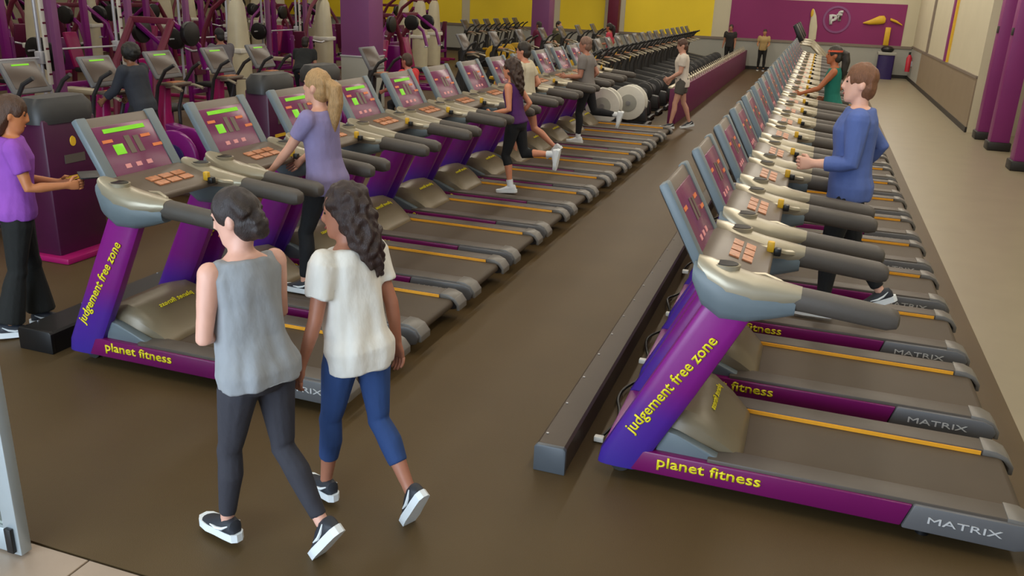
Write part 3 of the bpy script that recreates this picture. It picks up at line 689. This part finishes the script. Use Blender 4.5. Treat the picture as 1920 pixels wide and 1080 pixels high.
#==PART3==
# ------------------------------------------------------------------ cross trainers and bikes
def make_trainer(name, frame, disc, centre, post, label, cat, yellow=False, discr=.34, green=True):
    t = empty(name)
    box('base_beam', 'dark_plastic', .15, 1.95, -.05, .05, .06, .13, t, .015)
    for x in (.18, 1.95):
        fb = MB().loft([((x, -.36, .06), (.045, 0, 0), (0, 0, .035)), ((x, 0, .085), (.06, 0, 0), (0, 0, .045)), ((x, .36, .06), (.045, 0, 0), (0, 0, .035))], 10, 3).build('foot_bar', 'magenta' if frame != 'dark_plastic' else 'dark_plastic', t)
        for s in (-1, 1): MB().cyl((x, s*.33, 0), (x, s*.33, .05), .03, 10).build('rubber_foot', 'black_plastic', fb)
    for s in (-1, 1):
        dc = MB().cyl((1.55, s*.10, .5), (1.55, s*.17, .5), discr, 24).build('flywheel_cover', disc, t, .02)
        MB().cyl((1.55, s*.17, .5), (1.55, s*.185, .5), discr*.5, 20).build('cover_plate', centre, dc, .006)
        MB().cyl((1.55, s*.185, .5), (1.55, s*.21, .5), .05, 12).build('crank_hub', 'steel', dc)
        MB().tube([(1.55+.16*s, s*.22, .5+.13*s), (1.0, s*.24, .2), (.42, s*.2, .32)], [.025, .03, .025], 8).build('pedal_arm', 'dark_plastic', t)
        box('pedal', 'black_plastic', .86, 1.2, s*.25-.08, s*.25+.08, .2, .24, t, .02)
        MB().tube([(.42, s*.21, .36), (.40, s*.24, .85), (.50, s*.27, 1.2), (.66, s*.28, 1.42), (.80, s*.26, 1.5)], [.026, .026, .024, .026, .026], 8).build('swing_handle', 'dark_plastic', t)
        MB().tube([(.52, s*.12, 1.18), (.72, s*.2, 1.2), (.86, s*.22, 1.16)], [.02, .02, .022], 8).build('fixed_grip', 'silver_plastic', t)
    MB().loft([((.3, 0, .1), (.16, 0, 0), (0, .13, 0)), ((.3, 0, .45), (.17, 0, 0), (0, .14, 0)), ((.34, 0, .8), (.09, 0, 0), (0, .08, 0)), ((.40, 0, 1.3), (.065, 0, 0), (0, .06, 0))], 14, 3).build('upright', post, t)
    MB().prism([(.15, .1), (.12, .55), (.3, .68), (1.9, .42), (1.95, .12)], -.095, .095).build('drive_housing', frame, t, .03)
    a = Vector((.225, 0, -.40)).normalized(); n = Vector((.40, 0, .225)).normalized(); top = Vector((.30, 0, 1.66))
    def slab(nm, m_, u0, u1, y0, y1, d0, d1, par, bev=.008):
        p = [top+a*u0+n*d0, top+a*u1+n*d0, top+a*u1+n*d1, top+a*u0+n*d1]
        return MB().prism([(q.x, q.z) for q in p], y0, y1).build(nm, m_, par, bev)
    cf = slab('console', 'grey_plastic', 0, .42, -.27, .27, -.05, .0, t, .03)
    sc = slab('screen', 'screen_grey', .04, .36, -.22, .22, -.002, .006, cf, .004)
    if green:
        slab('led_strip', 'led_green', .065, .085, -.12, .12, .004, .009, sc, 0)
    box('tray', 'taupe_plastic', .46, .7, -.2, .2, 1.2, 1.24, t, .012)
    box('button_panel', 'button_peach', .52, .64, -.12, .12, 1.238, 1.25, t, .003)
    if yellow:
        MB().loft([((1.16, 0, .64), (.06, 0, 0), (0, .06, 0)), ((1.17, 0, .67), (.13, 0, 0), (0, .12, 0)), ((1.2, 0, .72), (.14, 0, 0), (0, .14, 0))], 12).build('seat', 'pad_yellow', t)
        MB().cyl((1.2, 0, .45), (1.2, 0, .68), .03, 10).build('seat_post', 'steel', t)
    return tag(t, label, cat)
CT = make_trainer('cross_trainer', 'purple_gloss', 'purple_gloss', 'indigo', 'magenta', 'purple cross trainer with green-lit console and magenta foot bars', 'cross trainer')
for i, y in enumerate([6.45, 7.7, 8.75, 10.0, 11.2, 12.3]):
    place(CT, (-9.05 if i != 2 else -8.95, y, 0), 0, 'purple cross trainer with magenta foot bars, %s in the row behind the treadmills' % ORD[i], 'purple cross trainers')
WT = make_trainer('white_wheel_trainer', 'dark_plastic', 'white_plain', 'wainscot', 'purple_gloss', '', 'cross trainer', green=False, discr=.36)
place(WT, (-5.2, 18.25, 0), 0, 'dark cross trainer with large white wheel covers beside the purple half wall')
w2 = place(WT, (-5.55, 17.35, 0), 0, 'dark cross trainer with white wheel covers next to the last treadmill')
DT = make_trainer('dark_trainer', 'dark_plastic', 'dark_plastic', 'grey_plastic', 'dark_plastic', '', 'cross trainer', green=False, discr=.22)
for i in range(15):
    place(DT, (-5.35, 19.5+i*1.12, 0), 0, 'charcoal cross trainer behind the purple half wall, %s from the white-wheeled trainer' % ORD[i], 'charcoal trainers behind the half wall')
YT = make_trainer('exercise_bike', 'dark_plastic', 'pad_yellow', 'dark_plastic', 'dark_plastic', '', 'exercise bike', yellow=True, green=False)
for i in range(7):
    place(YT, (-8.35, 19.4+i*2.1, 0), 0, 'black exercise bike with yellow wheel covers, %s in the line behind charcoal trainers' % ORD[i], 'yellow-seated bikes')
for i in range(6):
    place(YT, (-12.4, 29.4+i*1.1, 0), 0, 'black exercise bike with yellow seat, %s in the far violet column line' % ORD[i], 'bikes by the far column')
place(YT, (-7.53, 13.3, 0), 0, 'black exercise bike with yellow seat under the rider in red')
def make_tower():
    t = empty('machine_tower')
    box('panel', 'plum_panel', -.17, .17, -.31, .31, .05, 1.35, t, .03)
    box('base_plate', 'magenta', -.3, .3, -.36, .36, 0, .06, t, .015)
    MB().loft([((0, 0, 1.3), (.19, 0, 0), (0, .34, 0)), ((0, 0, 1.45), (.19, 0, 0), (0, .34, 0)), ((0, 0, 1.53), (.14, 0, 0), (0, .28, 0))], 18, 4).build('hood', 'dark_plastic', t)
    MB().loft([((.168, 0, 1.12), (0, .035, 0), (0, 0, .05)), ((.178, 0, 1.12), (0, .032, 0), (0, 0, .046))], 14).build('round_badge', 'pad_yellow', t)
    box('name_strip', 'pad_yellow', .165, .176, -.2, .2, .76, .8, t)
    box('placard', 'rail_grey', .165, .177, -.12, .12, .92, 1.0, t)
    return tag(t, '', 'machine tower')
TW = make_tower()
for x, y, lb in ((-6.72, 6.25, 'the staff woman'), (-6.5, 9.4, 'the walker in lavender'), (-6.75, 11.0, 'the fourth treadmill console')):
    place(TW, (x, y, 0), 0, 'dark plum machine tower with yellow badge behind '+lb, 'plum machine towers')

# ------------------------------------------------------------------ strength equipment
def make_rack():
    t = empty('smith_machine')
    for s in (-1, 1):
        for x in (-.55, .55):
            p = box('post', 'column_violet' if x > 0 else 'purple_gloss', x-.05, x+.05, s*.95-.06, s*.95+.06, .06, 2.9, t, .008)
        box('foot', 'magenta', -.75, .9, s*.95-.05, s*.95+.05, 0, .07, t, .01)
        MB().cyl((.28, s*.86, .07), (.28, s*.86, 2.85), .03, 12).build('guide_rod', 'steel_light', t)
        ca = box('catch_rail', 'white_plain', .40, .44, s*.86-.035, s*.86+.035, .9, 2.3, t, .004)
        for k in range(6): box('catch_slot', 'maroon_panel', .438, .445, s*.86-.03, s*.86+.03, 1.05+k*.2, 1.08+k*.2, ca)
        box('carriage', 'steel_light', .22, .36, s*.86-.07, s*.86+.07, 1.22, 1.42, t, .015)
        MB().cyl((.30, s*.98, 1.32), (.30, s*1.0+s*.12, 1.32), .23, 20).build('weight_plate', 'black_plastic', t, .015)
        box('top_beam', 'purple_gloss', -.6, .6, s*.95-.06, s*.95+.06, 2.86, 2.96, t, .008)
    MB().cyl((.30, -1.25, 1.32), (.30, 1.25, 1.32), .018, 10).build('bar', 'steel_light', t)
    box('cross_beam', 'purple_gloss', -.6, -.48, -.95, .95, 2.86, 2.96, t, .008)
    box('back_beam', 'purple_gloss', -.6, -.5, -.95, .95, .5, .6, t, .008)
    b = box('bench_pad', 'cream_plastic', -.3, 1.05, -.16, .16, .46, .56, t, .03)
    MB().tube([(-.1, 0, 0.02), (-.1, 0, .46)], .04, 8).build('bench_leg', 'dark_plastic', b)
    MB().tube([(.9, 0, 0.02), (.9, 0, .46)], .04, 8).build('bench_leg', 'dark_plastic', b)
    return tag(t, '', 'smith machine')
RK = make_rack()
for (x, y), lb in zip(((-13.4, 13.05), (-14.2, 17.6), (-15.2, 22.2), (-12.2, 10.1)), ('violet smith machine with steel bar, second from the cross trainers', 'violet smith machine with steel bar, third from the cross trainers', 'violet smith machine with steel bar, farthest from the cross trainers', 'violet smith machine with steel bar, closest to the cross trainers')):
    place(RK, (x, y, 0), 0, lb, 'smith machines')

def make_cable():
    t = empty('cable_machine')
    MB().loft([((0, 0, .25), (.2, 0, 0), (0, .23, 0)), ((0, 0, .9), (.21, 0, 0), (0, .24, 0)), ((0, 0, 1.25), (.21, 0, 0), (0, .24, 0)), ((.01, 0, 1.75), (.18, 0, 0), (0, .21, 0)), ((.0, 0, 2.15), (.14, 0, 0), (0, .17, 0)), ((-.02, 0, 2.28), (.08, 0, 0), (0, .1, 0))], 20, 2.6).build('stack_shroud', 'cream_plastic', t)
    box('shroud_band', 'white_plain', -.22, .22, -.25, .25, 1.2, 1.3, t, .02)
    MB().tube([(-.1, 0, 2.25), (.25, 0, 2.3), (.6, 0, 2.05), (.85, 0, 1.6), (.95, 0, 1.2)], .05, 8).build('swing_arm', 'maroon_panel', t)
    for s in (-1, 1):
        box('base_rail', 'magenta', -.3, 1.5, s*.28-.05, s*.28+.05, 0, .08, t, .01)
        box('post', 'purple_gloss', 1.05, 1.13, s*.28-.04, s*.28+.04, .08, 1.35, t, .01)
        MB().tube([(1.1, s*.32, 1.25), (.85, s*.42, 1.2), (.7, s*.42, 1.22)], .025, 8).build('press_handle', 'steel', t)
    MB().prism([(1.0, .68), (1.06, .68), (1.22, 1.45), (1.15, 1.47)], -.16, .16).build('back_pad', 'pad_maroon', t, .02)
    box('seat_pad', 'pad_black', .6, 1.05, -.2, .2, .45, .54, t, .03)
    MB().cyl((.82, 0, .06), (.82, 0, .46), .05, 10).build('seat_post', 'purple_gloss', t)
    box('cross_beam', 'purple_gloss', 1.0, 1.16, -.28, .28, .3, .4, t, .01)
    return tag(t, '', 'weight machine')
CM = make_cable()
random.seed(3)
spots = [(-12.3, 11.55), (-10.75, 14.6), (-11.6, 25.6)]
for x, y in spots: pass
labels = ['cream-shrouded weight machine with maroon arm beside the closest smith machine', 'cream-shrouded weight machine with maroon arm near the grey-shirted person', 'cream-shrouded weight machine with maroon arm before the yellow wall']
OCC = [(-13.4, 13.05, 1.5), (-14.2, 17.6, 1.5), (-15.2, 22.2, 1.5), (-12.2, 10.1, 1.5), (-10.6, 13.9, .5), (-10.2, 15.9, .6), (-9.66, 17.55, .6), (-9.75, 31.3, .6), (-9.0, 28.6, .5)]
OCC += [(-11.4, 29.4+k*1.1, .9) for k in range(6)]
def spot(x, y, r):
    for a, b, c in OCC:
        if (a-x)**2+(b-y)**2 < (r+c)**2: return False
    OCC.append((x, y, r)); return True
def put_cm(x, y, rz, lb, gp):      # x, y is the footprint centre
    place(CM, (x-.6*math.cos(rz), y-.6*math.sin(rz), 0), rz, lb, gp)
for (x, y, rz), lb in zip(((-15.35, 13.6, PI), (-12.1, 15.6, PI), (-12.6, 26.6, PI)), labels):
    OCC.append((x, y, .95)); put_cm(x, y, rz, lb, 'weight machines')
def make_press():
    t = empty('press_machine')
    for s in (-1, 1):
        box('base_rail', 'purple_gloss', -.8, .8, s*.4-.05, s*.4+.05, 0, .09, t, .01)
        MB().tube([(-.7, s*.4, .05), (-.55, s*.4, 1.3), (-.1, s*.4, 1.95)], .06, 8).build('frame_post', 'maroon_panel', t)
        MB().tube([(-.1, s*.4, 1.95), (.5, s*.42, 1.55), (.62, s*.42, 1.15)], .045, 8).build('lever', 'purple_gloss', t)
        MB().cyl((.2, s*.45, 1.75), (.2, s*.55, 1.75), .2, 18).build('weight_plate', 'black_plastic', t, .015)
        MB().cyl((.62, s*.36, 1.15), (.62, s*.56, 1.15), .022, 10).build('handle', 'steel_light', t)
    box('top_bar', 'maroon_panel', -.14, -.04, -.42, .42, 1.9, 2.0, t, .01)
    box('front_panel', 'purple_gloss', -.6, -.5, -.38, .38, .45, 1.2, t, .03)
    MB().prism([(-.1, .55), (0, .55), (-.22, 1.35), (-.32, 1.33)], -.18, .18).build('back_pad', 'magenta', t, .03)
    box('seat_pad', 'pad_black', -.05, .42, -.2, .2, .45, .55, t, .03)
    MB().cyl((.15, 0, .05), (.15, 0, .46), .05, 10).build('seat_post', 'purple_gloss', t)
    box('spine', 'purple_gloss', -.75, .4, -.05, .05, .02, .1, t, .01)
    return tag(t, '', 'press machine')
PM = make_press()
kk = 0
for j in range(13):
    for i in range(9):
        x = -10.4-1.98*i+.35*math.sin(j*1.7+i); y = 8.0+j*2.02+.35*math.sin(i*2.3)
        if x < -26 or y > 33.5 or x > -10.3 or not spot(x, y, .98): continue
        kk += 1; q = random.choice((0, PI/2, PI, -PI/2))
        if kk % 2: put_cm(x, y, q, 'purple weight machine with cream shroud in the strength area', 'purple weight machines')
        else: place(PM, (x, y, 0), q, 'purple and maroon lever press with black plates in the strength area', 'lever presses')
# ------------------------------------------------------------------ purple half wall with its row of bars
hw = empty('half_wall', (-2.87, 19.1, 0))
box('wall_panel', 'half_wall_shaded_purple', -.09, .09, 0, 18.2, .0, .76, hw, .01)
box('top_rail', 'cream_plastic', -.13, -.04, 0, 18.2, .76, .80, hw, .008)
bme = MB().prism([(.06, .74), (.085, .74), (-.02, .93), (-.045, .93)], -.035, .035).mesh('slanted_bar', .006, 1); bme.materials.append(M['silver_plastic'])
for k in range(44):
    o = bpy.data.objects.new('slanted_bar', bme); COL.objects.link(o); o.parent = hw; o.location = (0, .3+k*.4, 0)
tag(hw, 'long low purple half wall topped by a row of short pale bars', 'half wall')

# ------------------------------------------------------------------ far end
def make_climber():
    st = empty('stair_climber')
    MB().prism([(0, 0), (0, 1.0), (.2, 1.0), (1.2, .35), (1.3, 0)], -.36, .36).build('step_housing', 'taupe_plastic', st, .03)
    for k in range(4): box('step', 'black_plastic', .22+k*.25, .5+k*.25, -.3, .3, .95-k*.19, .99-k*.19, st, .01)
    MB().prism([(-.1, 2.0), (.0, 2.06), (.27, 1.6), (.14, 1.52)], -.42, .42).build('console', 'black_plastic', st, .03)
    MB().tube([(.05, 0, .95), (.08, 0, 1.7)], .06, 10).build('console_post', 'dark_plastic', st)
    for s in (-1, 1): MB().tube([(.1, s*.34, .9), (.1, s*.36, 1.5), (.5, s*.36, 1.45), (1.0, s*.36, 1.0), (1.1, s*.36, .3)], .035, 8).build('handrail', 'silver_plastic', st)
    return tag(st, '', 'stair climber')
SCL = make_climber()
for k in range(3):
    place(SCL, (-.75, 28.3+k*1.9, 0), 0, 'black stair climber with tall console, %s after the treadmill row' % ORD[k], 'stair climbers')
pod = empty('podium', (2.48, 36.9, 0))
MB().loft([((0, 0, 0), (.3, 0, 0), (0, .28, 0)), ((0, 0, .9), (.3, 0, 0), (0, .28, 0))], 16, 8).build('body', 'indigo', pod)
box('top_slab', 'wainscot', -.33, .33, -.31, .31, .9, 1.0, pod, .01)
MB().ball((0, 0, 1.1), .24, .22, .13, 14, 8).build('dark_bundle', 'black_plastic', pod)
tag(pod, 'dark violet podium with black bundle on top before the purple wall', 'podium')
orn = empty('yellow_ornament', (2.42, 37.56, 1.22))
box('post', 'pad_yellow', -.1, .1, -.05, .05, 0, .68, orn, .02)
MB().loft([((-.95, 0, .80), (0, 0, .02), (0, .02, 0)), ((-.7, 0, .84), (0, 0, .09), (0, .05, 0)), ((-.4, 0, .93), (0, 0, .16), (0, .06, 0)), ((-.22, 0, .95), (0, 0, .15), (0, .06, 0)), ((-.15, 0, .93), (0, 0, .08), (0, .04, 0))], 12).build('blade', 'pad_yellow', orn)
MB().loft([((.02, 0, .98), (0, 0, .05), (0, .04, 0)), ((.25, 0, .9), (0, 0, .05), (0, .04, 0)), ((.48, 0, .78), (0, 0, .02), (0, .02, 0))], 10).build('blade', 'pad_yellow', orn)
tag(orn, 'yellow three-bladed ornament mounted on the purple wall above the podium', 'ornament')
fl = empty('cream_relief', (-.38, 37.585, 1.3))
MB().loft([((.04, 0, 0), (.14, 0, 0), (0, .025, 0)), ((.02, 0, .5), (.15, 0, 0), (0, .03, 0)), ((-.02, 0, .9), (.1, 0, 0), (0, .025, 0)), ((-.06, 0, 1.15), (.03, 0, 0), (0, .02, 0))], 14).build('blade', 'cream_plastic', fl)
MB().ball((-.08, 0, 1.0), .07, .03, .18).build('tip', 'pad_yellow', fl)
tag(fl, 'tall cream leaf-shaped relief on the purple wall', 'wall relief')
lg = empty('wall_emblem', (.48, 37.62, 2.1))
rg = [[Vector((r*math.cos(2*PI*i/40), y, r*math.sin(2*PI*i/40))) for r, y in ((.52, 0), (.52, -.02), (.44, -.02), (.44, 0))] for i in range(41)]
MB().rings(rg, False).build('ring', 'column_violet', lg)
lettering('pf', 'letter_white', (-.26, -.02, -.2), (1, 0, .12), (-.12, 0, 1), .52, .5, lg, .05, .02)
tag(lg, 'pale round emblem with two slanting letters on the purple wall', 'emblem')
ex = empty('fire_extinguisher', (3.26, 36.4, .35))
MB().loft([((0, 0, 0), (.09, 0, 0), (0, .09, 0)), ((0, 0, .5), (.1, 0, 0), (0, .1, 0)), ((0, 0, .62), (.04, 0, 0), (0, .04, 0))], 14).build('cylinder', 'extinguisher_red', ex)
box('valve', 'black_plastic', -.05, .03, -.03, .03, .62, .72, ex, .01)
box('wall_bracket', 'steel', .08, .14, -.06, .06, .2, .4, ex)
tag(ex, 'red fire extinguisher hung on the grey wainscot', 'extinguisher')
person('by_half_wall', (-3.45, 36.6, 0), 170, 1.75, dict(legL=(2, 3, 2, 0), legR=(-2, 3, 2, 0), armL=(5, 8, 20, 5), armR=(5, 8, 20, 5)), sex='m', lod=2,
       skin=(160, 110, 84), shirt=dict(c=(44, 40, 40), sleeve=.36, sm=.02, m=.02), pants=dict(c=(30, 30, 30), len=.95, m=.014, name='trousers'), hair=dict(c=(50, 28, 30), style='short'), vox=.022,
       label='person in dark clothes standing behind the far end of the half wall')
